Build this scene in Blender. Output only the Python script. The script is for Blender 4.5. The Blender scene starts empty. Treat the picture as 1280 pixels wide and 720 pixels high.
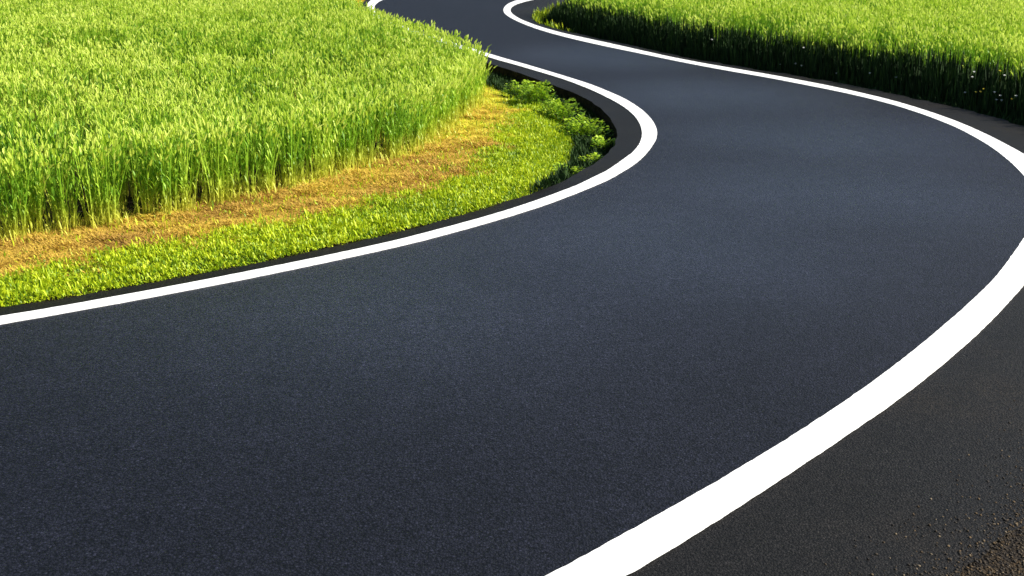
import bpy, bmesh, math
import numpy as np
from mathutils import Vector
from mathutils.geometry import tessellate_polygon

scene = bpy.context.scene
# ------------------------------------------------------------------ camera
cam_d = bpy.data.cameras.new('camera'); cam = bpy.data.objects.new('camera', cam_d); scene.collection.objects.link(cam)
cam.location = (0, 0, 3.0); cam.rotation_euler = (math.radians(90)-math.atan(490/1500), 0, 0)
cam_d.sensor_width = 36; cam_d.lens = 36*1500/1280; cam_d.clip_end = 6000; cam_d.clip_start = .05
cam_d.dof.use_dof = True; cam_d.dof.focus_distance = 8.5; cam_d.dof.aperture_fstop = 5.6
scene.camera = cam
# ------------------------------------------------------------------ light
SUN_EL, SUN_AZ = 34., 86.          # elevation; azimuth clockwise from +Y (the view direction), so the sun stands on the right
SKY, SUN, EXPO = .05, 5.0, 1.15
world = bpy.data.worlds.new('World'); scene.world = world; world.use_nodes = True
wn = world.node_tree; bg = wn.nodes['Background']; sky = wn.nodes.new('ShaderNodeTexSky'); sky.sky_type = 'NISHITA'
sky.sun_disc = False; sky.sun_elevation = math.radians(SUN_EL); sky.sun_rotation = math.radians(SUN_AZ); sky.altitude = 200
wn.links.new(sky.outputs[0], bg.inputs[0]); bg.inputs[1].default_value = SKY
sd_ = bpy.data.lights.new('sun', 'SUN'); sd_.energy = SUN; sd_.angle = math.radians(.5); sd_.color = (1, .95, .86)
sun = bpy.data.objects.new('sun', sd_); scene.collection.objects.link(sun); sun.location = (20, -8, 25)
e_, a_ = math.radians(SUN_EL), math.radians(SUN_AZ)
sun.rotation_euler = Vector((math.sin(a_)*math.cos(e_), math.cos(a_)*math.cos(e_), math.sin(e_))).to_track_quat('Z', 'Y').to_euler()
vs = scene.view_settings; vs.view_transform = 'Standard'; vs.look = 'None'; vs.exposure = EXPO; vs.gamma = 1; vs.use_curve_mapping = False

# ------------------------------------------------------------------ plan (metres; x right, y ahead)
LINE_L_OUT = [(-7.654,6.863),(-5.943,7.470),(-5.645,7.583),(-5.392,7.698),(-4.614,8.076),(-4.366,8.202),(-4.096,8.348),(-3.792,8.522),(-3.491,8.711),(-3.193,8.913),(-2.757,9.221),(-2.498,9.414),(-1.929,9.851),(-1.579,10.135),(-1.277,10.392),(-1.056,10.592),(-0.817,10.834),(-0.426,11.255),(-0.161,11.560),(0.022,11.787),(0.226,12.064),(0.389,12.297),(0.661,12.708),(0.749,12.860),(1.023,13.386),(1.081,13.501),(1.138,13.631),(1.438,14.412),(1.500,14.604),(1.581,14.902),(1.637,15.161),(1.687,15.458),(1.728,15.778),(1.747,15.999),(1.765,16.334),(1.770,16.553),(1.767,16.869),(1.753,17.169),(1.729,17.445),(1.698,17.705),(1.663,17.953),(1.607,18.263),(1.545,18.556),(1.477,18.837),(1.352,19.332),(1.275,19.605),(1.172,19.933),(1.064,20.254),(0.906,20.702),(0.811,20.948),(0.126,22.483),(0.011,22.728),(-0.195,23.142),(-0.286,23.335),(-0.663,24.222),(-1.317,25.650),(-1.502,26.095),(-2.101,27.592),(-2.229,27.937),(-2.362,28.318),(-2.883,29.858),(-3.140,30.639),(-3.357,31.313),(-3.470,31.680),(-3.587,32.086),(-3.709,32.550),(-3.837,33.095),(-3.901,33.406),(-3.966,33.747),(-4.028,34.117),(-4.086,34.514),(-4.137,34.932),(-4.181,35.358),(-4.215,35.782),(-4.240,36.192),(-4.255,36.581),(-4.262,36.944),(-4.263,37.283),(-4.249,37.908),(-4.208,38.758),(-4.190,39.018),(-4.145,39.497),(-4.092,39.934),(-4.004,40.566),(-3.912,41.201),(-3.846,41.604),(-3.811,41.789),(-3.733,42.116),(-3.649,42.395),(-3.562,42.653),(-2.571,45.464),(-2.417,45.867),(-2.364,45.991),(-2.257,46.220),(-2.037,46.635),(-0.315,49.786),(-0.123,50.125),(0.006,50.332),(0.071,50.428),(0.202,50.603),(0.399,50.849),(4.304,55.613)]
LINE_L_IN = [(-7.420,6.623),(-5.791,7.264),(-5.507,7.384),(-5.265,7.502),(-4.490,7.906),(-4.186,8.070),(-3.921,8.219),(-3.670,8.373),(-3.162,8.712),(-2.798,8.966),(-2.428,9.235),(-2.108,9.477),(-1.833,9.693),(-1.402,10.049),(-1.086,10.319),(-0.877,10.512),(-0.678,10.715),(-0.344,11.073),(-0.097,11.358),(0.130,11.635),(0.319,11.879),(0.481,12.107),(0.699,12.434),(0.983,12.896),(1.057,13.024),(1.132,13.174),(1.345,13.635),(1.445,13.877),(1.527,14.103),(1.629,14.429),(1.713,14.720),(1.835,15.231),(1.873,15.422),(1.907,15.626),(1.934,15.842),(1.953,16.062),(1.965,16.281),(1.972,16.601),(1.967,16.908),(1.954,17.202),(1.932,17.476),(1.904,17.737),(1.859,18.067),(1.806,18.381),(1.762,18.604),(1.698,18.885),(1.590,19.279),(1.416,19.865),(1.290,20.232),(1.155,20.575),(0.844,21.321),(0.535,22.041),(0.290,22.595),(-0.208,23.687),(-0.363,24.039),(-0.687,24.812),(-1.398,26.480),(-2.211,28.492),(-2.528,29.328),(-2.815,30.114),(-3.019,30.729),(-3.290,31.594),(-3.461,32.183),(-3.580,32.665),(-3.642,32.949),(-3.703,33.267),(-3.762,33.619),(-3.818,34.002),(-3.868,34.408),(-3.911,34.824),(-3.944,35.236),(-3.966,35.632),(-3.979,36.002),(-3.982,36.341),(-3.978,36.651),(-3.968,36.934),(-3.934,37.444),(-3.891,37.906),(-3.840,38.334),(-3.783,38.719),(-3.716,39.048),(-3.643,39.332),(-3.527,39.727),(-3.326,40.387),(-3.201,40.766),(-3.157,40.881),(-3.068,41.094),(-2.929,41.387),(-1.900,43.488),(-1.744,43.790),(-1.638,43.975),(-1.422,44.314),(0.311,46.917),(0.495,47.187),(0.681,47.437),(0.995,47.804),(4.700,52.001)]
LINE_R_IN = [(6.676,46.907),(3.731,43.528),(3.545,43.312),(3.421,43.159),(3.236,42.901),(3.050,42.616),(1.590,40.309),(1.370,39.948),(1.261,39.747),(1.100,39.414),(0.428,37.947),(0.280,37.603),(0.184,37.331),(0.137,37.171),(0.046,36.798),(-0.041,36.364),(-0.083,36.121),(-0.121,35.854),(-0.156,35.559),(-0.187,35.234),(-0.211,34.883),(-0.228,34.515),(-0.236,34.140),(-0.234,33.768),(-0.224,33.410),(-0.204,33.074),(-0.179,32.765),(-0.148,32.483),(-0.080,31.988),(-0.008,31.557),(0.100,30.986),(0.207,30.477),(0.313,30.023),(0.417,29.611),(0.520,29.226),(0.621,28.875),(0.821,28.254),(0.951,27.878),(1.237,27.137),(1.483,26.551),(1.692,26.082),(2.037,25.342),(2.556,24.327),(3.056,23.307),(3.413,22.639),(3.597,22.309),(3.869,21.852),(4.023,21.599),(4.367,21.056),(4.469,20.884),(4.703,20.458),(5.122,19.672),(5.321,19.260),(5.489,18.872),(5.614,18.539),(5.737,18.153),(5.802,17.909),(5.859,17.655),(5.918,17.353),(5.962,17.087),(5.999,16.813),(6.032,16.487),(6.049,16.247),(6.058,15.995),(6.057,15.678),(6.048,15.356),(6.031,15.029),(6.007,14.748),(5.975,14.458),(5.926,14.103),(5.868,13.743),(5.811,13.440),(5.742,13.131),(5.658,12.811),(5.556,12.481),(5.438,12.149),(5.308,11.823),(5.171,11.515),(5.032,11.229),(4.866,10.918),(4.627,10.501),(4.260,9.885),(4.037,9.524),(3.849,9.238),(3.520,8.771),(3.138,8.247),(2.750,7.733),(2.416,7.308),(2.162,6.999),(1.879,6.670),(1.577,6.330),(1.262,5.988),(0.940,5.650),(0.341,5.048),(0.201,4.914),(0.079,4.807),(-0.179,4.613),(-0.559,4.360),(-0.760,4.239),(-1.205,3.990),(-1.337,3.921),(-1.458,3.865),(-2.143,3.589)]
LINE_R_OUT = [(6.519,45.782),(3.635,42.388),(3.333,42.022),(3.152,41.776),(2.912,41.421),(1.769,39.699),(1.660,39.528),(1.551,39.345),(1.442,39.142),(1.335,38.925),(0.712,37.609),(0.563,37.247),(0.466,36.972),(0.370,36.678),(0.276,36.366),(0.184,36.024),(0.097,35.626),(0.057,35.397),(0.021,35.141),(-0.009,34.854),(-0.031,34.538),(-0.043,34.199),(-0.045,33.848),(-0.036,33.499),(-0.018,33.165),(0.006,32.854),(0.035,32.566),(0.101,32.060),(0.206,31.430),(0.277,31.077),(0.384,30.609),(0.490,30.184),(0.594,29.800),(0.697,29.444),(0.799,29.116),(0.967,28.624),(1.098,28.261),(1.229,27.939),(1.421,27.496),(2.060,26.130),(2.657,24.766),(3.009,23.981),(3.131,23.720),(3.350,23.301),(3.611,22.824),(3.752,22.590),(4.552,21.308),(4.891,20.715),(5.152,20.230),(5.326,19.878),(5.548,19.365),(5.735,18.880),(5.814,18.652),(5.876,18.458),(5.943,18.215),(6.014,17.923),(6.077,17.627),(6.133,17.325),(6.181,17.019),(6.217,16.753),(6.243,16.477),(6.262,16.193),(6.277,15.809),(6.282,15.422),(6.275,14.983),(6.261,14.550),(6.242,14.214),(6.215,13.920),(6.181,13.660),(6.141,13.439),(6.061,13.084),(5.978,12.773),(5.879,12.455),(5.766,12.133),(5.640,11.816),(5.505,11.510),(5.335,11.162),(5.166,10.843),(4.974,10.511),(4.738,10.137),(4.494,9.765),(3.869,8.836),(3.604,8.458),(3.327,8.075),(3.071,7.736),(2.776,7.361),(2.493,7.013),(2.232,6.707),(1.257,5.627),(0.714,5.056),(0.567,4.914),(0.418,4.783),(0.174,4.586),(-0.137,4.351),(-0.305,4.232),(-0.452,4.140),(-0.927,3.875),(-1.095,3.788),(-1.252,3.718),(-1.812,3.487)]
EDGE_L = [(-7.86,7.08),(-5.79,7.79),(-4.52,8.38),(-3.56,8.91),(-2.33,9.78),(-1.98,10.06),(-1.20,10.76),(-0.81,11.16),(-0.30,11.75),(0.09,12.25),(0.38,12.69),(0.64,13.14),(1.03,14.07),(1.22,14.68),(1.31,15.10),(1.38,15.60),(1.41,16.14),(1.41,16.68),(1.38,17.30),(1.32,17.86),(1.22,18.45),(1.07,19.04),(0.84,19.73),(0.00,21.88),(-1.28,24.64),(-2.15,26.82),(-2.82,28.67),(-3.32,30.16),(-3.60,31.12),(-3.85,32.13),(-4.17,33.83),(-4.36,35.50),(-4.43,36.35),(-4.47,37.54),(-4.46,38.54),(-4.42,39.35),(-4.17,41.72),(-4.00,42.68),(-2.91,46.30),(-2.71,46.87),(-2.55,47.24),(-0.32,51.40),(0.07,52.07),(0.48,52.61),(4.46,57.61)]
EDGE_R = [(8.04,47.85),(4.51,42.80),(4.05,42.01),(2.82,39.70),(2.46,38.77),(0.93,34.16),(0.63,32.98),(0.53,32.34),(0.51,31.86),(0.52,31.39),(0.57,30.98),(0.66,30.48),(0.80,29.95),(1.17,28.81),(1.83,27.16),(2.64,25.44),(3.27,24.02),(3.73,23.18),(5.45,20.53),(6.47,18.37),(6.67,17.80),(6.85,17.17),(7.06,16.13),(7.19,15.18),(7.20,14.13),(7.17,13.87),(6.76,12.13),(6.60,11.70),(5.65,9.65),(4.52,7.94),(2.95,5.85),(2.59,5.40),(2.28,5.08),(1.50,4.38),(0.82,3.87),(-0.11,3.35)]
CROP_FRONT = [(-5.91,9.50),(-5.15,10.22),(-4.14,11.07),(-3.56,11.48),(-3.42,11.61),(-2.16,12.98),(-1.57,14.00),(-1.42,14.41),(-1.07,15.53),(-0.77,17.11),(-0.68,17.78),(-0.59,18.85),(-0.45,21.15)]
DRY_EDGE = [(-5.35,8.51),(-4.69,9.10),(-3.16,10.41),(-1.83,11.61),(-1.17,12.29),(-0.82,12.84),(-0.67,13.15),(-0.39,14.01),(-0.26,14.53),(-0.05,15.90),(0.02,16.88),(0.03,17.91),(-0.01,18.72),(-0.17,20.23),(-0.36,21.45)]
CROP_BACK = [(-0.24,18.04),(-0.46,19.49),(-0.86,20.98),(-1.97,23.99),(-3.16,26.72),(-4.19,29.72),(-4.96,31.58),(-5.57,32.53),(-6.61,34.03),(-7.02,34.55),(-10.80,37.96)]
SHRUBS = [((0.96, 16.49), 0.42, 0.34, 0.34, 1300, 'bright green leafy shrub, largest of those at the tip of the verge'),
((1.02, 14.78), 0.26, 0.24, 0.18, 500, 'half shaded leafy shrub lowest on the tip, closest to the near white line'),
((0.15, 19.1), 0.3, 0.28, 0.34, 900, 'leafy shrub beside the crop tip, farthest left of the verge shrubs'),
((0.39, 18.32), 0.32, 0.3, 0.36, 1000, 'dark green shrub beside the yellow dry grass on the far side of the verge'),
((0.7, 17.47), 0.34, 0.28, 0.34, 1000, 'leafy shrub between the dark green shrub and the largest shrub'),
((1.22, 15.73), 0.28, 0.26, 0.22, 600, 'round leafy shrub at the outermost right point of the verge'),
((0.61, 13.89), 0.32, 0.28, 0.14, 500, 'low spreading shrub on the near side of the verge tip, mostly shaded')]
FLOWERS = [((4.89, 22.09), 0.07, False, 'tiny white flower at the left end of the shaded bank'),
((5.1, 21.77), 0.13, False, 'tiny white flower at the left end of the shaded bank'),
((5.18, 21.64), 0.11, False, 'tiny white flower at the left end of the shaded bank'),
((5.63, 20.95), 0.07, False, 'tiny white flower in the middle of the shaded bank'),
((6.0, 20.25), 0.17, False, 'tiny white flower in the middle of the shaded bank'),
((6.27, 19.69), 0.18, False, 'tiny white flower alone just right of the middle of the shaded bank'),
((6.9, 18.29), 0.15, False, 'tiny white flower left in the cluster at the right end of the bank'),
((6.98, 18.07), 0.19, True, 'tiny yellow flower left in the cluster at the right end of the bank'),
((7.01, 17.97), 0.21, True, 'tiny yellow flower left in the cluster at the right end of the bank'),
((7.03, 17.93), 0.26, True, 'tiny yellow flower left in the cluster at the right end of the bank'),
((7.1, 17.68), 0.25, False, 'tiny white flower right in the cluster at the right end of the bank'),
((7.14, 17.55), 0.22, False, 'tiny white flower right in the cluster at the right end of the bank'),
((7.12, 17.62), 0.15, False, 'tiny white flower right in the cluster at the right end of the bank'),
((7.15, 17.51), 0.16, False, 'tiny white flower right in the cluster at the right end of the bank'),
((7.21, 17.3), 0.21, True, 'tiny yellow flower right in the cluster at the right end of the bank'),
((7.23, 17.21), 0.27, False, 'tiny white flower right in the cluster at the right end of the bank'),
((6.95, 18.16), 0.48, False, 'tiny white flower high up at the right end of the shaded bank'),
((7.12, 17.62), 0.57, True, 'tiny yellow flower high up at the right end of the shaded bank'),
((7.15, 17.51), 0.52, False, 'tiny white flower high up at the right end of the shaded bank'),
((6.94, 18.18), 0.4, False, 'tiny white flower high up at the right end of the shaded bank'),
((3.89, 23.67), 0.34, False, 'tiny white flower at the left end of the shaded bank'),
((5.19, 21.62), 0.43, False, 'tiny white flower at the left end of the shaded bank')]
TALL = [((-0.42, 19.35), 0.7, 'tall thin stalk at the right tip of the left crop, standing against the road'),
((-0.79, 20.51), 0.7, 'lone stalk rising above the crop edge, second from its right tip'),
((-1.08, 20.51), 0.7, 'stalk poking above the crop edge, third from its right tip'),
((-1.52, 22.11), 0.7, 'stalk rising above the middle of the crop edge against the road'),
((-1.77, 22.69), 0.7, 'stalk left of the middle of the crop edge against the road'),
((-2.24, 23.79), 0.7, 'stalk standing up near the white line at the far left of the crop edge')]
# ------------------------------------------------------------------ helpers
col = scene.collection
rng = np.random.default_rng(7)

def link(name, mesh, mat=None, parent=None):
    o = bpy.data.objects.new(name, mesh); col.objects.link(o)
    if mat is not None: mesh.materials.append(mat)
    if parent is not None: o.parent = parent
    return o

def tag(o, label=None, cat=None, group=None, kind=None):
    if label: o['label'] = label
    if cat: o['category'] = cat
    if group: o['group'] = group
    if kind: o['kind'] = kind
    return o

def np_mesh(name, V, F, attrs=None, smooth=False):
    """V (n,3), F (m,4) quads"""
    me = bpy.data.meshes.new(name)
    V = np.ascontiguousarray(V, dtype=np.float32); F = np.ascontiguousarray(F, dtype=np.int32)
    m, k = F.shape
    me.vertices.add(len(V)); me.vertices.foreach_set('co', V.ravel())
    me.loops.add(m*k); me.loops.foreach_set('vertex_index', F.ravel())
    me.polygons.add(m)
    me.polygons.foreach_set('loop_start', np.arange(0, m*k, k, dtype=np.int32))
    me.polygons.foreach_set('loop_total', np.full(m, k, dtype=np.int32))
    if smooth: me.polygons.foreach_set('use_smooth', np.ones(m, dtype=bool))
    for n, a in (attrs or {}).items():
        at = me.attributes.new(n, 'FLOAT', 'POINT'); at.data.foreach_set('value', np.ascontiguousarray(a, dtype=np.float32))
    me.update(calc_edges=True); me.validate()
    return me

def seg_dist(P, L):
    """distance of points P to polyline L and the sign (cross product) of the nearest segment"""
    P = np.asarray(P, float); L = np.asarray(L, float)
    best = np.full(len(P), 1e9); side = np.zeros(len(P))
    for a, b in zip(L[:-1], L[1:]):
        ab = b-a; t = np.clip(((P-a)@ab)/max(ab@ab, 1e-9), 0, 1)
        q = P-(a+t[:, None]*ab); d = np.hypot(q[:, 0], q[:, 1])
        m = d < best-1e-9
        best[m] = d[m]; side[m] = (ab[0]*(P[m, 1]-a[1])-ab[1]*(P[m, 0]-a[0]))
    return best, side

def inside(P, poly):
    P = np.asarray(P, float); x, y = P[:, 0], P[:, 1]; r = np.zeros(len(P), bool); n = len(poly)
    for i in range(n):
        x1, y1 = poly[i]; x2, y2 = poly[(i+1) % n]
        if y1 == y2: continue
        c = ((y1 > y) != (y2 > y)) & (x < (x2-x1)*(y-y1)/(y2-y1)+x1)
        r ^= c
    return r

def sstep(a, b, x):
    t = np.clip((x-a)/(b-a), 0, 1); return t*t*(3-2*t)

def vnoise(x, y, s, seed=0):
    """smooth value noise 0..1"""
    x = np.asarray(x)/s+1000.; y = np.asarray(y)/s+1000.
    xi = np.floor(x).astype(int); yi = np.floor(y).astype(int); fx = x-xi; fy = y-yi
    fx = fx*fx*(3-2*fx); fy = fy*fy*(3-2*fy)
    def h(a, b):
        v = np.sin(a*127.1+b*311.7+seed*74.7)*43758.5453; return v-np.floor(v)
    return (h(xi, yi)*(1-fx)+h(xi+1, yi)*fx)*(1-fy)+(h(xi, yi+1)*(1-fx)+h(xi+1, yi+1)*fx)*fy

def resample(L, step):
    L = np.asarray(L, float); d = np.r_[0, np.cumsum(np.hypot(*np.diff(L, axis=0).T))]
    s = np.arange(0, d[-1], step); return np.c_[np.interp(s, d, L[:, 0]), np.interp(s, d, L[:, 1])]

def ribbons(base, az, h, lean, w, prof, face=None, droop=0.0, tint=None):
    """N grass-like blades at once. prof = [(t, width factor)...]; returns V, F, tint"""
    N = len(base); K = len(prof)
    dx, dy = np.cos(az), np.sin(az)
    if face is None: face = az+np.pi/2
    sx, sy = np.cos(face), np.sin(face)
    V = np.empty((N, K, 2, 3))
    for k, (t, wf) in enumerate(prof):
        cx = base[:, 0]+dx*lean*t**1.6; cy = base[:, 1]+dy*lean*t**1.6
        cz = base[:, 2]+h*(t-droop*t**3)
        for j, s in enumerate((-.5, .5)):
            V[:, k, j, 0] = cx+sx*w*wf*s; V[:, k, j, 1] = cy+sy*w*wf*s; V[:, k, j, 2] = cz
    idx = (np.arange(N)*K*2)[:, None]+(np.arange(K-1)*2)[None, :]
    F = np.stack([idx, idx+1, idx+3, idx+2], -1).reshape(-1, 4)
    if tint is None: tint = rng.random(N)
    return V.reshape(-1, 3), F, np.repeat(tint, K*2)

class Bag:
    def __init__(s): s.V = []; s.F = []; s.T = []; s.n = 0
    def add(s, vft):
        V, F, T = vft
        s.V.append(V); s.F.append(F+s.n); s.T.append(T); s.n += len(V)
    def mesh(s, name, extra=None):
        V = np.concatenate(s.V); return np_mesh(name, V, np.concatenate(s.F), {'tint': np.concatenate(s.T)})

# ------------------------------------------------------------------ materials
def new_mat(name):
    m = bpy.data.materials.new(name); m.use_nodes = True
    nt = m.node_tree; nt.nodes.clear()
    out = nt.nodes.new('ShaderNodeOutputMaterial'); return m, nt, out

def N(nt, t, **kw):
    n = nt.nodes.new(t)
    for k, v in kw.items():
        if k in ('inputs',):
            for a, b in v.items(): n.inputs[a].default_value = b
        else: setattr(n, k, v)
    return n

def ramp(nt, fac, stops):
    r = nt.nodes.new('ShaderNodeValToRGB'); e = r.color_ramp.elements
    while len(e) < len(stops): e.new(0.5)
    for i, (p, c) in enumerate(stops): e[i].position = p; e[i].color = (*c, 1)
    nt.links.new(fac, r.inputs[0]); return r.outputs[0]

def mix(nt, fac, a, b, mode='MIX'):
    m = nt.nodes.new('ShaderNodeMix'); m.data_type = 'RGBA'; m.blend_type = mode
    for s, v in ((0, fac), (6, a), (7, b)):
        if isinstance(v, bpy.types.NodeSocket): nt.links.new(v, m.inputs[s])
        else: m.inputs[s].default_value = v if s == 0 else (*v, 1)
    return m.outputs[2]

def leaf_mat(name, stops, low=None, lowz=(0, .2), trans=.35, rough=.5, gain=1.0):
    """foliage: the colour varies leaf by leaf; 'low' = colour of the stalk bases"""
    m, nt, out = new_mat(name)
    a = N(nt, 'ShaderNodeAttribute', attribute_name='tint')
    c = ramp(nt, a.outputs['Fac'], stops)
    if low is not None:
        g = N(nt, 'ShaderNodeNewGeometry'); sx = N(nt, 'ShaderNodeSeparateXYZ'); nt.links.new(g.outputs['Position'], sx.inputs[0])
        mr = N(nt, 'ShaderNodeMapRange'); mr.inputs[1].default_value = lowz[0]; mr.inputs[2].default_value = lowz[1]
        mr.inputs[3].default_value = 1; mr.inputs[4].default_value = 0; nt.links.new(sx.outputs[2], mr.inputs[0])
        c = mix(nt, mr.outputs[0], c, low)
    p = N(nt, 'ShaderNodeBsdfPrincipled'); p.inputs['Roughness'].default_value = rough
    p.inputs['Specular IOR Level'].default_value = .25
    nt.links.new(c, p.inputs['Base Color'])
    t = N(nt, 'ShaderNodeBsdfTranslucent'); nt.links.new(c, t.inputs[0])
    s = N(nt, 'ShaderNodeMixShader'); s.inputs[0].default_value = trans
    nt.links.new(p.outputs[0], s.inputs[1]); nt.links.new(t.outputs[0], s.inputs[2]); nt.links.new(s.outputs[0], out.inputs[0])
    return m

def asphalt_mat(name, tint, sheen_or_dust=1.0):
    m, nt, out = new_mat(name)
    tc = N(nt, 'ShaderNodeTexCoord'); P = tc.outputs['Object']
    v = N(nt, 'ShaderNodeTexVoronoi', feature='F1'); v.inputs['Scale'].default_value = 75; nt.links.new(P, v.inputs[0])
    v2 = N(nt, 'ShaderNodeTexVoronoi', feature='F1'); v2.inputs['Scale'].default_value = 150; nt.links.new(P, v2.inputs[0])
    n1 = N(nt, 'ShaderNodeTexNoise'); n1.inputs['Scale'].default_value = .45; n1.inputs['Detail'].default_value = 5; nt.links.new(P, n1.inputs[0])
    n2 = N(nt, 'ShaderNodeTexNoise'); n2.inputs['Scale'].default_value = 3.5; n2.inputs['Detail'].default_value = 6; nt.links.new(P, n2.inputs[0])
    sp = N(nt, 'ShaderNodeSeparateColor'); nt.links.new(v.outputs['Color'], sp.inputs[0])
    stone = ramp(nt, sp.outputs[0], [(0, (.004, .004, .004)), (.6, (.0088, .0088, .0088)), (.95, (.0125, .0125, .0125)), (1, (.021, .021, .021))])
    patch = ramp(nt, n1.outputs[0], [(.3, (.84, .84, .84)), (.7, (1.15, 1.15, 1.15))])
    c = mix(nt, 1.0, stone, patch, 'MULTIPLY'); c = mix(nt, 1.0, c, tint, 'MULTIPLY')
    fine = ramp(nt, n2.outputs[0], [(.3, (.85, .85, .85)), (.7, (1.12, 1.12, 1.12))])
    c = mix(nt, 1.0, c, fine, 'MULTIPLY')
    n3 = N(nt, 'ShaderNodeTexNoise'); n3.inputs['Scale'].default_value = .9; n3.inputs['Detail'].default_value = 3
    mp = N(nt, 'ShaderNodeMapping'); mp.inputs['Location'].default_value = (3, 8, 1); nt.links.new(P, mp.inputs[0]); nt.links.new(mp.outputs[0], n3.inputs[0])
    if sheen_or_dust > 1: c = mix(nt, 1.0, c, ramp(nt, n3.outputs[0], [(.45, (1, 1, 1)), (.75, (1.45, 1.25, .95))]), 'MULTIPLY')   # dust blown onto the shoulder
    # binder in the gaps between the stones
    gap = ramp(nt, v.outputs['Distance'], [(.35, (1, 1, 1)), (.75, (.25, .25, .25))])
    c = mix(nt, 1.0, c, gap, 'MULTIPLY')
    p = N(nt, 'ShaderNodeBsdfPrincipled'); nt.links.new(c, p.inputs['Base Color'])
    if sheen_or_dust == 1:
        # road sheen painted in along the bend: lighter base colour, smoother, more specular
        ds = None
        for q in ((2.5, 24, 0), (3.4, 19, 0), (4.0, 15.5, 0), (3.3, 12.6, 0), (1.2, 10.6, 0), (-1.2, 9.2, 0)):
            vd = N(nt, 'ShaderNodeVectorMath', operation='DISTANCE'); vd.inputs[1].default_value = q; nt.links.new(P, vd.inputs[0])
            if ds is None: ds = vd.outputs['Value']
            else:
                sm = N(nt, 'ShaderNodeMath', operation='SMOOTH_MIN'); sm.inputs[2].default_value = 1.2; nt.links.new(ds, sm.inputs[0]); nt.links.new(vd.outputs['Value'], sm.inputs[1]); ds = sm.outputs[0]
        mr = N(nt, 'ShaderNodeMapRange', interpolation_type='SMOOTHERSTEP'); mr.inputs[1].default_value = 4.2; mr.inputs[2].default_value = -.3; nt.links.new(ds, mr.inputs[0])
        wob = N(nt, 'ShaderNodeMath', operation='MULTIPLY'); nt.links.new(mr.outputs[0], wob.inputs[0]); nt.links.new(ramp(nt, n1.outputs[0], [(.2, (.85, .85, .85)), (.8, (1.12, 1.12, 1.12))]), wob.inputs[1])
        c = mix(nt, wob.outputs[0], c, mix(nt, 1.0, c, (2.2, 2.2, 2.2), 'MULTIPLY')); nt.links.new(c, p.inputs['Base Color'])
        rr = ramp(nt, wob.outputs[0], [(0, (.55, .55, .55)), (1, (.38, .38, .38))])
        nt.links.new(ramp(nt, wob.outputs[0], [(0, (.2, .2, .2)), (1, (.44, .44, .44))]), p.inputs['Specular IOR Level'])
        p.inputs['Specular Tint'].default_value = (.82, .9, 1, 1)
    else: rr = ramp(nt, n1.outputs[0], [(.25, (.62, .62, .62)), (.75, (.5, .5, .5))])
    if sheen_or_dust > 1: p.inputs['Specular IOR Level'].default_value = .16
    nt.links.new(rr, p.inputs['Roughness'])
    ad = N(nt, 'ShaderNodeMath', operation='MULTIPLY_ADD'); ad.inputs[1].default_value = .5
    nt.links.new(v2.outputs['Distance'], ad.inputs[0]); nt.links.new(v.outputs['Distance'], ad.inputs[2])
    b = N(nt, 'ShaderNodeBump', invert=True); b.inputs['Strength'].default_value = .8; b.inputs['Distance'].default_value = .0045
    nt.links.new(ad.outputs[0], b.inputs['Height']); nt.links.new(b.outputs[0], p.inputs['Normal'])
    nt.links.new(p.outputs[0], out.inputs[0]); return m

def paint_mat():
    m, nt, out = new_mat('white_road_paint')
    tc = N(nt, 'ShaderNodeTexCoord')
    n1 = N(nt, 'ShaderNodeTexNoise'); n1.inputs['Scale'].default_value = 9; n1.inputs['Detail'].default_value = 7; nt.links.new(tc.outputs['Object'], n1.inputs[0])
    c = ramp(nt, n1.outputs[0], [(.25, (.70, .70, .69)), (.5, (.82, .82, .81))])
    p = N(nt, 'ShaderNodeBsdfPrincipled'); p.inputs['Roughness'].default_value = .55; nt.links.new(c, p.inputs['Base Color'])
    v = N(nt, 'ShaderNodeTexVoronoi'); v.inputs['Scale'].default_value = 75; nt.links.new(tc.outputs['Object'], v.inputs[0])
    b = N(nt, 'ShaderNodeBump', invert=True); b.inputs['Strength'].default_value = .25; b.inputs['Distance'].default_value = .004
    nt.links.new(v.outputs['Distance'], b.inputs['Height']); nt.links.new(b.outputs[0], p.inputs['Normal'])
    nt.links.new(p.outputs[0], out.inputs[0]); return m

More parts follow.
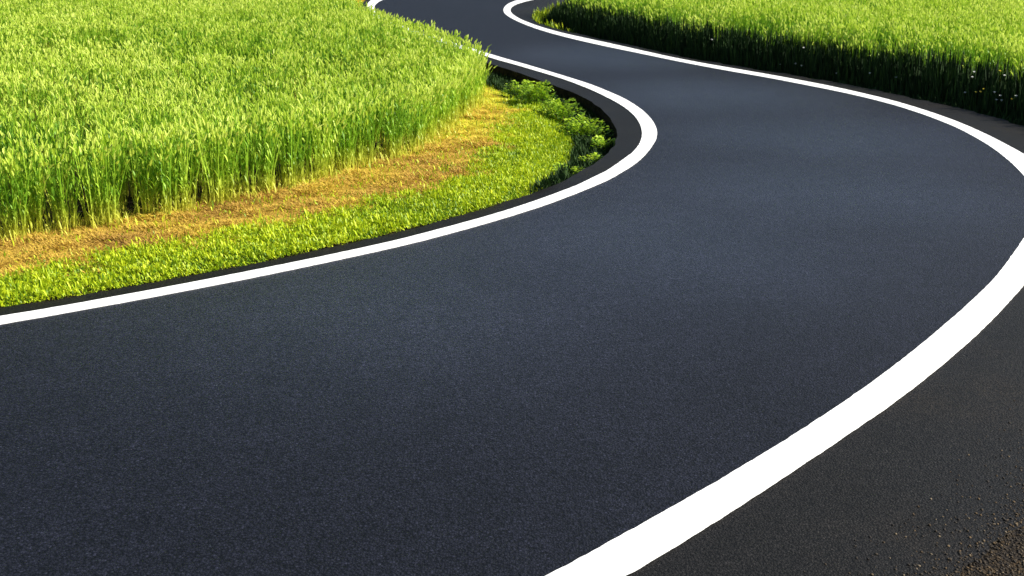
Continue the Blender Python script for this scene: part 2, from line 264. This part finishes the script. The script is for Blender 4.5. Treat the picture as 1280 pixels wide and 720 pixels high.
def soil_mat(name, a, b_, c_, scale=6, bump=.03):
    m, nt, out = new_mat(name)
    tc = N(nt, 'ShaderNodeTexCoord')
    n1 = N(nt, 'ShaderNodeTexNoise'); n1.inputs['Scale'].default_value = scale; n1.inputs['Detail'].default_value = 9; n1.inputs['Roughness'].default_value = .65
    nt.links.new(tc.outputs['Object'], n1.inputs[0])
    v = N(nt, 'ShaderNodeTexVoronoi'); v.inputs['Scale'].default_value = 55; nt.links.new(tc.outputs['Object'], v.inputs[0])
    c = ramp(nt, n1.outputs[0], [(.35, a), (.5, b_), (.68, c_)])
    sp = N(nt, 'ShaderNodeSeparateColor'); nt.links.new(v.outputs['Color'], sp.inputs[0])
    g = ramp(nt, sp.outputs[0], [(0, (.5, .5, .5)), (1, (1.4, 1.35, 1.3))]); c = mix(nt, 1, c, g, 'MULTIPLY')
    p = N(nt, 'ShaderNodeBsdfPrincipled'); p.inputs['Roughness'].default_value = .95; p.inputs['Specular IOR Level'].default_value = .1
    nt.links.new(c, p.inputs['Base Color'])
    ad = N(nt, 'ShaderNodeMath', operation='SUBTRACT'); nt.links.new(n1.outputs[0], ad.inputs[0]); nt.links.new(v.outputs['Distance'], ad.inputs[1])
    b = N(nt, 'ShaderNodeBump'); b.inputs['Strength'].default_value = .9; b.inputs['Distance'].default_value = bump
    nt.links.new(ad.outputs[0], b.inputs['Height']); nt.links.new(b.outputs[0], p.inputs['Normal'])
    nt.links.new(p.outputs[0], out.inputs[0]); return m

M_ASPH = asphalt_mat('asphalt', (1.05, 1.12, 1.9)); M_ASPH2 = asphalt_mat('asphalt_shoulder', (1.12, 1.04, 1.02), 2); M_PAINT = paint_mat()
M_SOIL = soil_mat('dark_soil', (.012, .010, .007), (.028, .022, .014), (.05, .038, .022))
M_GRAVEL = soil_mat('brown_gravel', (.012, .011, .012), (.020, .016, .012), (.05, .034, .018), scale=14, bump=.02)
M_CROP = leaf_mat('crop_leaves', [(0, (.055, .175, .012)), (.35, (.20, .38, .02)), (.7, (.47, .62, .055)), (1, (.70, .79, .17))],
                  low=(.58, .56, .07), lowz=(.0, .30), trans=.33)
M_GRASS = leaf_mat('verge_grass_leaves', [(0, (.10, .21, .01)), (.4, (.33, .46, .012)), (.8, (.54, .62, .015)), (1, (.60, .68, .03))], trans=.35)
M_DRY = leaf_mat('dry_straw', [(0, (.16, .09, .035)), (.3, (.47, .28, .06)), (.7, (.64, .46, .06)), (1, (.68, .66, .05))], trans=.25, rough=.7)
M_SHRUB = leaf_mat('shrub_leaves', [(0, (.04, .12, .01)), (.5, (.16, .32, .012)), (1, (.40, .54, .03))], trans=.35)
M_SHADELEAF = leaf_mat('shade_dark_leaves', [(0, (.010, .025, .006)), (.6, (.02, .05, .01)), (1, (.03, .065, .010))], trans=.12, rough=.9)  # leaf colour darkened to stand for shade in the ditch and on the bank
M_GRIT = leaf_mat('grit', [(0, (.022, .019, .017)), (.5, (.035, .027, .018)), (.85, (.085, .055, .025)), (1, (.15, .12, .08))], trans=0, rough=.9)
M_STEM = leaf_mat('woody_stem', [(0, (.10, .07, .03)), (1, (.18, .13, .05))], trans=0)
M_PETAL = leaf_mat('white_petals', [(0, (.75, .76, .70)), (1, (.8, .8, .78))], trans=.3)
M_PETALY = leaf_mat('yellow_petals', [(0, (.75, .62, .05)), (1, (.8, .7, .12))], trans=.3)

# ------------------------------------------------------------------ terrain
EDGE_L = np.array(EDGE_L); EDGE_R = np.array(EDGE_R)
RING = [tuple(p) for p in EDGE_L]+[(11.5, 66.), (16., 56.)]+[tuple(p) for p in EDGE_R]+[(-.8, 1.2), (-8.5, .2), (-16., 4.), (-14., 8.2)]

def height(P):
    """ground height at plan points P: flush with the asphalt along the left verge, a ditch round the
    tip of the bend, a ditch between the road and the right-hand field"""
    P = np.asarray(P, float); x, y = P[:, 0], P[:, 1]
    dl, _ = seg_dist(P, EDGE_L); dr, _ = seg_dist(P, EDGE_R); ins = inside(P, RING)
    wt = np.maximum(sstep(.1, 1.0, x), sstep(17.5, 19.5, y))*sstep(34, 29, y)
    zl = -.26*wt*sstep(-.2, .04, dl)*(1-.9*sstep(.40, 1.4, dl))
    zr = -.40*sstep(0, .30, dr)*(1-.75*sstep(.6, 1.3, dr))*sstep(4.5, 8, y)
    left = dl < dr
    z = np.where(left, zl, zr)
    z = z+.035*(vnoise(x, y, .7, 1)-.5)*sstep(.15, .6, np.minimum(dl, dr))
    z = np.where(ins, -.03-.5*np.where(left, wt*sstep(.35, .12, dl), .7*sstep(.4, .15, dr)*sstep(4.5, 8, y)), z-.03)
    return z

def axis(lo, hi, step, far):
    c = np.arange(lo, hi+1e-6, step); e = []; s = step; v = hi
    while v < far: s *= 1.35; v += s; e.append(v)
    g = []; s = step; v = lo
    while v > -far: s *= 1.35; v -= s; g.append(v)
    return np.r_[g[::-1], c, e]

gx = axis(-8, 10, .11, 2500); gy = axis(3, 37, .11, 2500)
GX, GY = np.meshgrid(gx, gy); GP = np.c_[GX.ravel(), GY.ravel()]
gz = height(GP)
nx, ny = len(gx), len(gy)
ii = (np.arange(ny-1)[:, None]*nx+np.arange(nx-1)[None, :]).ravel()
g_me = np_mesh('ground', np.c_[GP, gz], np.stack([ii, ii+1, ii+nx+1, ii+nx], -1), smooth=True)
tag(link('ground', g_me, M_SOIL), kind='structure')

def sheet(name, ring, z, mat, skirt=0.0, parent=None, side=None):
    """flat polygon with a side wall"""
    pts = [Vector((p[0], p[1], z)) for p in ring]
    tris = tessellate_polygon([pts])
    bm = bmesh.new(); vs = [bm.verts.new(p) for p in pts]
    for t in tris:
        try: bm.faces.new([vs[i] for i in t])
        except ValueError: pass
    bmesh.ops.recalc_face_normals(bm, faces=bm.faces)
    if sum(f.normal.z*f.calc_area() for f in bm.faces) < 0: bmesh.ops.reverse_faces(bm, faces=bm.faces)
    if skirt:
        lo = [bm.verts.new((p[0], p[1], z-skirt)) for p in ring]; n = len(ring)
        for i in range(n):
            f = bm.faces.new((vs[i], vs[(i+1) % n], lo[(i+1) % n], lo[i])); f.material_index = 1 if side else 0
    me = bpy.data.meshes.new(name); bm.to_mesh(me); bm.free()
    o = link(name, me, mat, parent)
    if side: me.materials.append(side)
    return o

def along(L, dens, d0, d1):
    """random points within d0..d1 on either side of a polyline"""
    L = np.asarray(L, float); dl = np.diff(L, axis=0); ln = np.hypot(dl[:, 0], dl[:, 1]); n = int(ln.sum()*dens*(d1-d0)*2)
    i = rng.choice(len(ln), n, p=ln/ln.sum()); t = rng.random(n)[:, None]; off = (d0+(d1-d0)*rng.random(n))*np.where(rng.random(n) < .5, 1, -1)
    nn = np.c_[-dl[i, 1], dl[i, 0]]/ln[i][:, None]
    return L[i]+dl[i]*t+nn*off[:, None]

def rough_edge(L, amp, step=.09, seed=3):
    R = resample(L, step); k = len(R)
    r = np.random.default_rng(seed); n = np.convolve(r.normal(size=k+8), np.ones(3)/3, 'same')[4:4+k]
    d = np.gradient(R, axis=0); nn = np.c_[-d[:, 1], d[:, 0]]/np.hypot(d[:, 0], d[:, 1])[:, None]
    return R+nn*(n*amp)[:, None]

ring = [tuple(p) for p in rough_edge(EDGE_L, .012)]+[(11.5, 66.), (16., 56.)]+[tuple(p) for p in rough_edge(EDGE_R, .05)]+[(-.8, 1.2), (-8.5, .2), (-16., 4.), (-14., 8.2)]
road = tag(sheet('road', ring, -.004, M_ASPH2, skirt=.62, side=M_SOIL), kind='structure')

def inset(A, B):
    B = np.asarray(B, float); return [(np.asarray(p)*.5+B[np.argmin(np.hypot(*(B-p).T))]*.5) if np.hypot(*(B-p).T).min() < .4 else p for p in np.asarray(A, float)]
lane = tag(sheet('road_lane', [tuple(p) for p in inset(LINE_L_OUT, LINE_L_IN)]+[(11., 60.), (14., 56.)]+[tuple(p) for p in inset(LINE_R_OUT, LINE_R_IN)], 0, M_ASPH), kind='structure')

def chaikin(L, n=3):
    L = np.asarray(L, float)
    for _ in range(n):
        q = L[:-1]*.75+L[1:]*.25; r = L[:-1]*.25+L[1:]*.75; m = np.empty((2*len(q), 2)); m[0::2] = q; m[1::2] = r
        L = np.r_[L[:1], m, L[-1:]]
    return L
def line(name, A, B, label):
    A = rough_edge(chaikin(A), .0022, .02, 11); B = rough_edge(chaikin(B), .0022, .025, 12)
    o = sheet(name, [tuple(p) for p in A]+[tuple(p) for p in B[::-1]], .005, M_PAINT, skirt=.0045)
    return tag(o, label, 'road marking')
line('edge_line', LINE_L_OUT, LINE_L_IN, 'thin white painted line round the green verge on the left side of the road')
line('edge_line', LINE_R_IN, LINE_R_OUT, 'broad white painted line sweeping round the right side of the road')

# brown gravel shoulder beyond the asphalt in the near right corner
near = EDGE_R[(EDGE_R[:, 1] < 9.5)]
d = np.gradient(near, axis=0); nn = np.c_[-d[:, 1], d[:, 0]]/np.hypot(d[:, 0], d[:, 1])[:, None]
if (nn[len(nn)//2, 0]) < 0: nn = -nn
outer = near+nn*.42
gr = sheet('gravel_shoulder', [tuple(p) for p in rough_edge(near-nn*.1, .02, seed=5)]+[tuple(p) for p in rough_edge(outer, .05, seed=8)[::-1]], -.011, M_GRAVEL, skirt=.12)
tag(gr, kind='structure')

# loose grit spilling from the shoulder onto the asphalt
def pebbles(P, z, r):
    n = len(P); c = np.array([[x, y, w] for w in (-.5, .5) for x, y in ((-1, -1), (1, -1), (1, 1), (-1, 1))], float)
    V = c[None]*(1+.35*rng.normal(size=(n, 8, 3))); V[:, 4:, :2] *= .6
    a = rng.random(n)*6.283; x = V[..., 0]*np.cos(a)[:, None]-V[..., 1]*np.sin(a)[:, None]; y = V[..., 0]*np.sin(a)[:, None]+V[..., 1]*np.cos(a)[:, None]
    V = np.stack([x, y, V[..., 2]], -1)*r[:, None, None]; V[..., 0] += P[:, :1]; V[..., 1] += P[:, 1:]; V[..., 2] += (z+.3*r)[:, None]
    q = np.array([[0, 3, 2, 1], [4, 5, 6, 7], [0, 1, 5, 4], [1, 2, 6, 5], [2, 3, 7, 6], [3, 0, 4, 7]])
    return V.reshape(-1, 3), (q[None]+8*np.arange(n)[:, None, None]).reshape(-1, 4), np.repeat(rng.random(n), 8)
P = along([p for p in near if p[1] < 8.5], 9000, 0, .5); d, _ = seg_dist(P, near); ins = inside(P, RING); sdv = np.where(ins, d, -d)
P = P[(rng.random(len(P)) < np.where(ins, .5*np.exp(-d/.10)+.022*np.exp(-d/.6), .55)) & (sdv > -.5)]
ins = inside(P, RING); bag = Bag(); bag.add(pebbles(P, np.where(ins, -.004, -.011), .002+.005*rng.random(len(P))**2))
tag(link('loose_grit', bag.mesh('loose_grit'), M_GRIT), 'brown grit spilling over the asphalt edge in the near right corner', 'grit', kind='stuff')
print('grit', len(P))

# ------------------------------------------------------------------ the fields
TIP = [(-.52, 20.5)]
cf = [p for p in CROP_FRONT if p[1] < 19.9]
CROP_BACK = [(p[0]+.25*k, p[1]+.6*k) for p in CROP_BACK for k in (float(np.clip((35-p[1])/6, -.4, 1)),)]
LEFT_FIELD = cf+TIP+[p for p in CROP_BACK if p[1] > 20.9]+[(-17., 40.), (-24., 34.), (-14., 13.)]
def vis(P, z, m=1.5):
    """keep what the photograph could see plus a margin for a step aside"""
    f = 1500.; th = math.atan(490/1500); c, s = math.cos(th), math.sin(th)
    dep = P[:, 1]*c-(z-3)*s; u = P[:, 0]/dep*f; v = (-(P[:, 1]*s+(z-3)*c))/dep*f
    mx = m/np.maximum(dep, 1)*f
    return (np.abs(u) < 640+mx) & (v > -360-mx) & (dep > 0)

def scatter(poly, dens, r=rng):
    a = np.array(poly); lo, hi = a.min(0), a.max(0)
    n = int(dens*(hi-lo).prod()); P = lo+r.random((n, 2))*(hi-lo)
    return P[inside(P, poly)]

EAR = [(0, .35), (.2, 1), (.6, 1), (.88, .6), (1, .12)]
LEAF = [(0, .5), (.35, 1), (.7, .75), (1, .06)]
STEM = [(0, 1), (.4, .85), (1, .5)]
def stalks(bag, base, hgt, az, lean, detail, tintbase, ws=1.0, droop=1.0):
    """cereal stalks: stem, leaves and an ear"""
    n = len(base); r = rng
    face = r.random(n)*np.pi
    bag.add(ribbons(base, az, hgt, lean, np.full(n, .0115*ws), STEM, face, 0, np.clip(tintbase-.1+.1*r.random(n), 0, 1)))
    top = base+np.c_[np.cos(az)*lean, np.sin(az)*lean, hgt*1.0]
    bl = .045+.04*r.random(n)
    for q in (0, np.pi/2):
        bag.add(ribbons(top-np.c_[np.zeros((n, 2)), .01*np.ones(n)], az, bl, lean*.25, np.full(n, .023*ws), EAR, face+q, 0, np.clip(tintbase+.22+.4*r.random(n), 0, 1)))
    for k in range(detail):
        t = (.12+.68*(k+r.random(n))/detail) if detail > 2 else (.5+.4*(k+r.random(n))/detail)
        b = base+np.c_[np.cos(az)*lean*t**1.6, np.sin(az)*lean*t**1.6, hgt*t]
        la = r.random(n)*2*np.pi; ln = .055+.085*r.random(n)
        out_ = ln*(.22+.35*r.random(n))
        bag.add(ribbons(b, la, ln*(.95), out_, (.011+.008*r.random(n))*ws, LEAF, None, .10+.25*r.random(n)*droop, np.clip(tintbase+.5*(r.random(n)-.62), 0, 1)))

def field(name, poly, hmean, keep, label, cat, cd=30, per=6, low=None):
    C = scatter(poly, cd); C = C[keep(C)]
    near = np.hypot(C[:, 0], C[:, 1]) < 17
    bag = Bag()
    for sel, det, nper, ws in ((near, 8, per, 1.0), (~near, 4, per, 1.15)):
        c = C[sel]
        if not len(c): continue
        b = np.repeat(c, nper, axis=0); n = len(b)
        off = rng.normal(size=(n, 2))*.03
        P = b+off; z = height(P)
        az = np.arctan2(off[:, 1], off[:, 0])+rng.normal(size=n)*.5
        lean = np.abs(rng.normal(size=n))*.11+.02
        hh = (hmean-.09)*(1+(.22*sstep(18, 11, P[:, 1])+.30*sstep(20, 22.5, P[:, 1])*sstep(36, 29, P[:, 1]) if hmean < .8 else 0))*(1+.10*(vnoise(P[:, 0], P[:, 1], 1.3, 5)-.5)+.07*rng.normal(size=n))
        tb = np.clip(.42+.35*(vnoise(P[:, 0], P[:, 1], .9, 2)-.5)+np.repeat(rng.normal(size=len(c))*.08, nper), 0, 1)
        stalks(bag, np.c_[P, z-.01], hh, az, lean, det, tb, ws)
    o = link(name, bag.mesh(name), M_CROP)
    print(name, 'stems', len(C)*per, 'quads', sum(len(f) for f in bag.F))
    return tag(o, label, cat, kind='stuff')

def keep_left(C):
    d, _ = seg_dist(C, EDGE_L); df, _ = seg_dist(C, cf)
    return (d > .14) & (df > .13) & vis(C, .4) & (rng.random(len(C)) > .25*sstep(1, 3, df)) & (vnoise(C[:, 0], C[:, 1], .24, 61) > .30-.16*sstep(14, 24, C[:, 1]))
field('crop_field', LEFT_FIELD, .66, keep_left, 'bright green cereal crop standing dense in the left field', 'crop field')

RIGHT_FIELD = [(1.9, 50.), (1.5, 38.), (1.2, 20.), (4., 13.), (9., 8.), (30., 8.), (30., 50.)]
def keep_right(C):
    d, _ = seg_dist(C, EDGE_R); ins = inside(C, RING)
    off = .78+.3*sstep(30, 36, C[:, 1])
    return (d > off) & ~ins & vis(C, .6) & (C[:, 1] < 41) & (C[:, 0] > 1.4)
field('crop_field', RIGHT_FIELD, .98, keep_right, 'green cereal crop beyond the road on the right with a shaded dark face', 'crop field', cd=26, per=7)

# bunched clumps along the front edge of the left field, one object each
fr = resample(cf, .25); fr = fr[1:]
fr = fr[vis(fr, .3, .4)]
for i, p in enumerate(fr):
    q = p+rng.normal(size=2)*np.array([.05, .05]); n = int(rng.integers(20, 34))
    off = rng.normal(size=(n, 2))*.05; az = np.arctan2(off[:, 1], off[:, 0])+rng.normal(size=n)*.4
    bag = Bag()
    stalks(bag, np.c_[off, np.zeros(n)], .60*(1+.22*float(sstep(18, 11, p[1])))*(1+.10*rng.normal(size=n)), az, np.abs(rng.normal(size=n))*.10+.03, 7, np.full(n, .50+.1*rng.normal()), 1.15)
    k = 60; az = rng.random(k)*6.283
    bag.add(ribbons(np.c_[rng.normal(size=(k, 2))*.11, np.zeros(k)], az, .05+.22*rng.random(k), .05+.06*rng.random(k), np.full(k, .012), LEAF, None, .3, rng.random(k)*.4+.5))
    o = link('crop_clump', bag.mesh('crop_clump'), M_CROP); o.location = (q[0], q[1], float(height([q])[0])-.01)
    tag(o, 'bunched clump of green cereal stalks on the front edge of the left field', 'crop plant', 'clumps of stalks along the front edge of the left field')

# ------------------------------------------------------------------ verges
DRY_POLY = cf+TIP+[p for p in DRY_EDGE[::-1]]
ISLAND = [tuple(p) for p in EDGE_L if p[1] < 43]
FRONT_POLY = ISLAND+[(-14., 43.), (-13., 39.)]+[p for p in CROP_BACK[::-1] if 20.9 < p[1]]+TIP+cf[::-1]
SHORT = [(0, .7), (.5, 1), (1, .1)]
OVAL = [(0, .25), (.35, 1), (.75, .9), (1, .15)]

P = scatter(FRONT_POLY, 5600)
dd, _ = seg_dist(P, EDGE_L)
indry = inside(P, DRY_POLY)
dedge, _ = seg_dist(P, DRY_EDGE)
jit = .5*(vnoise(P[:, 0], P[:, 1], .35, 9)-.5)+.13*rng.normal(size=len(P))
sd = np.where(indry, dedge, -dedge)+jit*.8+.10                    # >0 dry
far_strip = P[:, 1] > 26.5; sd = np.where(far_strip, .5, sd)
wtip = np.maximum(sstep(.1, 1.0, P[:, 0]), sstep(17.5, 19.5, P[:, 1]))*sstep(26, 24, P[:, 1])
m = vis(P, .1) & (dd > .02+wtip*(.08+.14*vnoise(P[:, 0], P[:, 1], .4, 31)))
gm = m & ((sd < .05) | (rng.random(len(P)) < .035)) & ~far_strip
G = P[gm]; n = len(G); z = height(G); dG = dd[gm]
hump = vnoise(G[:, 0], G[:, 1], .16, 4)
bag = Bag()
hh = (.025+.035*rng.random(n)+.035*hump)*sstep(0, .12, dG+.02)
bag.add(ribbons(np.c_[G, z+.012+.03*hump*(rng.random(n))], rng.random(n)*6.283, .8*hh*np.where(rng.random(n) < .12, 1.7, 1), .01+.03*rng.random(n), .006+.010*rng.random(n), OVAL, None, .45*rng.random(n),
                np.clip(.15+.3*hump+.35*vnoise(G[:, 0], G[:, 1], .9, 51)+.27*rng.normal(size=n), 0, 1)))
tag(link('verge_grass', bag.mesh('verge_grass'), M_GRASS), 'short bright green ground cover on the verge beside the left white line', 'grass', kind='stuff')
print('grass', n)
dcf, _ = seg_dist(P, cf+TIP); under = scatter(LEFT_FIELD, 2600); du_, _ = seg_dist(under, cf+TIP); under = under[(du_ < .32*rng.random(len(under))+.05) & vis(under, .1)]
D = np.r_[P[m & (sd > -.05)], under]; D = np.r_[D, D+rng.normal(size=D.shape)*.02]; D = D[vnoise(D[:, 0], D[:, 1], .13, 41)+.3*rng.random(len(D)) > .22]; n = len(D); z = height(D)
bag = Bag()
hump = vnoise(D[:, 0], D[:, 1], .2, 14)
bag.add(ribbons(np.c_[D, z+.006+.03*hump*rng.random(n)], rng.random(n)*6.283, .012+.05*rng.random(n)*hump+.012, .03+.06*rng.random(n), .006+.006*rng.random(n), SHORT, None, .5*rng.random(n),
                np.clip(.05+.5*vnoise(D[:, 0], D[:, 1], .5, 22)+.3*rng.random(n)+.38*sstep(12, 18, D[:, 1]), 0, 1)))
tag(link('dry_grass', bag.mesh('dry_grass'), M_DRY), 'strip of dry straw-coloured grass between the crop and the green verge', 'dry grass', kind='stuff')
print('dry', n)

# near-black leaves added to paint shade into the ditch at the verge tip
P = along([p for p in EDGE_L if 12 < p[1] < 26], 4300, 0, .6); d, _ = seg_dist(P, EDGE_L)
wt_ = np.maximum(sstep(.1, 1.0, P[:, 0]), sstep(17.5, 19.5, P[:, 1])); P = P[(~inside(P, RING)) & inside(P, FRONT_POLY) & (d > .01) & (d < .6*wt_)]; n = len(P)
bag = Bag(); bag.add(ribbons(np.c_[P, height(P)], rng.random(n)*6.283, .06+.17*rng.random(n), .03+.05*rng.random(n), .012+.012*rng.random(n), OVAL, None, .4*rng.random(n)))
tag(link('ditch_shade_leaves', bag.mesh('ditch_shade_leaves'), M_SHADELEAF), 'near-black leaves added as shade in the ditch round the tip of the left verge', 'undergrowth', kind='stuff')
# dense near-black leaves added to blacken the shaded right-hand bank and ditch
Bk = np.array([p for p in EDGE_R if p[1] > 8])
lo, hi = np.array([1., 8.]), np.array([12., 40.]); P = along([p for p in EDGE_R if 8 < p[1] < 40], 3600, .13, 1.0); P = P[~inside(P, RING)]
d, _ = seg_dist(P, EDGE_R); P = P[(~inside(P, RING)) & (d > .13) & (d < 1.0) & vis(P, .2)]; du, _ = seg_dist(P, EDGE_R); n = len(P)
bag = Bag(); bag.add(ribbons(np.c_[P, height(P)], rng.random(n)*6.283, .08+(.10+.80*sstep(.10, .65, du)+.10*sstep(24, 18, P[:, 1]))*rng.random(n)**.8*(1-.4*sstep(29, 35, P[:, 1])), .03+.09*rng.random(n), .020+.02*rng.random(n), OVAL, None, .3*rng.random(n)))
tag(link('bank_shade_leaves', bag.mesh('bank_shade_leaves'), M_SHADELEAF), 'near-black leaves added to deepen the shade on the bank below the right-hand crop', 'undergrowth', kind='stuff')

lo = np.array([.2, 8.]); P = lo+rng.random((60000, 2))*(hi-lo); d, _ = seg_dist(P, EDGE_R)
P = P[(~inside(P, RING)) & (d > .1) & (d < .75) & (P[:, 1] > 28.5) & (P[:, 1] < 37.5)]; P = np.repeat(P, 5, axis=0)+rng.normal(size=(len(P)*5, 2))*.05; n = len(P)
bag = Bag(); bag.add(ribbons(np.c_[P, height(P)], rng.random(n)*6.283, .12+.20*rng.random(n), .04+.08*rng.random(n), .016+.014*rng.random(n), LEAF, None, .3*rng.random(n)))
tag(link('roadside_grass', bag.mesh('roadside_grass'), M_GRASS), 'tuft strip of bright grass at the far inside bend of the road before the right field', 'grass', kind='stuff')
# ------------------------------------------------------------------ single plants
def leaf_cloud(n, rx, ry, rz, size, seed):
    r = np.random.default_rng(seed); bag = Bag()
    a = r.random(n)*6.283; cz = r.random(n)**.7; rad = np.sqrt(r.random(n))*np.sqrt(np.clip(1-(cz*.9)**2, 0, 1))
    lump = .75+.5*np.array([math.sin(3*x+seed)*.5+.5 for x in a])
    b = np.c_[np.cos(a)*rad*rx*lump, np.sin(a)*rad*ry*lump, cz*rz*lump*.9]
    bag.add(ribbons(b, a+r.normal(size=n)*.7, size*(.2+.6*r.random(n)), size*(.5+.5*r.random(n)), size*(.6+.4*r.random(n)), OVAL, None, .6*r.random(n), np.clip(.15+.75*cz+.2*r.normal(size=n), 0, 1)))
    return bag
def shrub(p, rx, ry, rz, n, label, seed, size=.045, mat=None):
    e = bpy.data.objects.new('leafy_shrub', None); col.objects.link(e); e.location = (p[0], p[1], float(height([p])[0]))
    tag(e, label, 'shrub', 'low leafy shrubs at the tip of the verge')
    link('foliage', leaf_cloud(n, rx, ry, rz, size, seed).mesh('foliage'), mat or M_SHRUB, e)
    k = 9; a = np.linspace(0, 6.28, k, endpoint=False)+seed; bag = Bag()
    for q in (0, 1.57):
        bag.add(ribbons(np.c_[np.cos(a)*.02, np.sin(a)*.02, -.02*np.ones(k)], a, np.full(k, rz*.8), np.full(k, rx*.6), np.full(k, .012), STEM, a+q))
    link('stem', bag.mesh('stem'), M_STEM, e)
for i, (p, rx, ry, rz, n, lab) in enumerate(SHRUBS): shrub(p, rx, ry, rz, n, lab, i+3)

def flower(p, h, yellow, label):
    e = bpy.data.objects.new('wild_flower', None); col.objects.link(e); gz_ = float(height([p])[0]); e.location = (p[0], p[1], gz_)
    tag(e, label, 'flower', 'small wild flowers in the shade under the right-hand crop')
    h = h-gz_
    bag = Bag()
    for q in (0, 1.57):
        bag.add(ribbons(np.zeros((1, 3)), np.array([q+.4]), np.array([h]), np.array([0.0]), np.array([.006]), STEM, np.array([q]), 0, np.array([.3])))
    a = np.array([.5, 3.4]); bag.add(ribbons(np.array([[0, 0, h*.35], [0, 0, h*.5]]), a, np.full(2, .05), np.full(2, .06), np.full(2, .012), LEAF, None, .3, np.array([.4, .6])))
    link('stem', bag.mesh('stem'), M_SHADELEAF, e)
    k = 7; a = np.arange(k)/k*6.283; bag = Bag()
    bag.add(ribbons(np.tile([[0, 0, h-.004]], (k, 1)), a, np.full(k, .016), np.full(k, .024), np.full(k, .018), OVAL, None, 0, rng.random(k)))
    a = a+.4; bag.add(ribbons(np.tile([[0, 0, h-.008]], (k, 1)), a, np.full(k, .026), np.full(k, .010), np.full(k, .014), OVAL, None, 0, rng.random(k)))
    link('petals', bag.mesh('petals'), M_PETALY if yellow else M_PETAL, e)
for a_ in FLOWERS: flower(*a_)

for (p, h, lab) in TALL:
    bag = Bag(); n = 3
    stalks(bag, np.c_[rng.normal(size=(n, 2))*.015, np.zeros(n)], h*np.array([1, .88, .8]), rng.random(n)*6.28, np.full(n, .03), 4, np.full(n, .5), .85)
    o = link('crop_stalk', bag.mesh('crop_stalk'), M_CROP); o.location = (p[0], p[1], float(height([p])[0])-.01)
    tag(o, lab, 'crop plant', 'stalks standing up above the crop against the road')
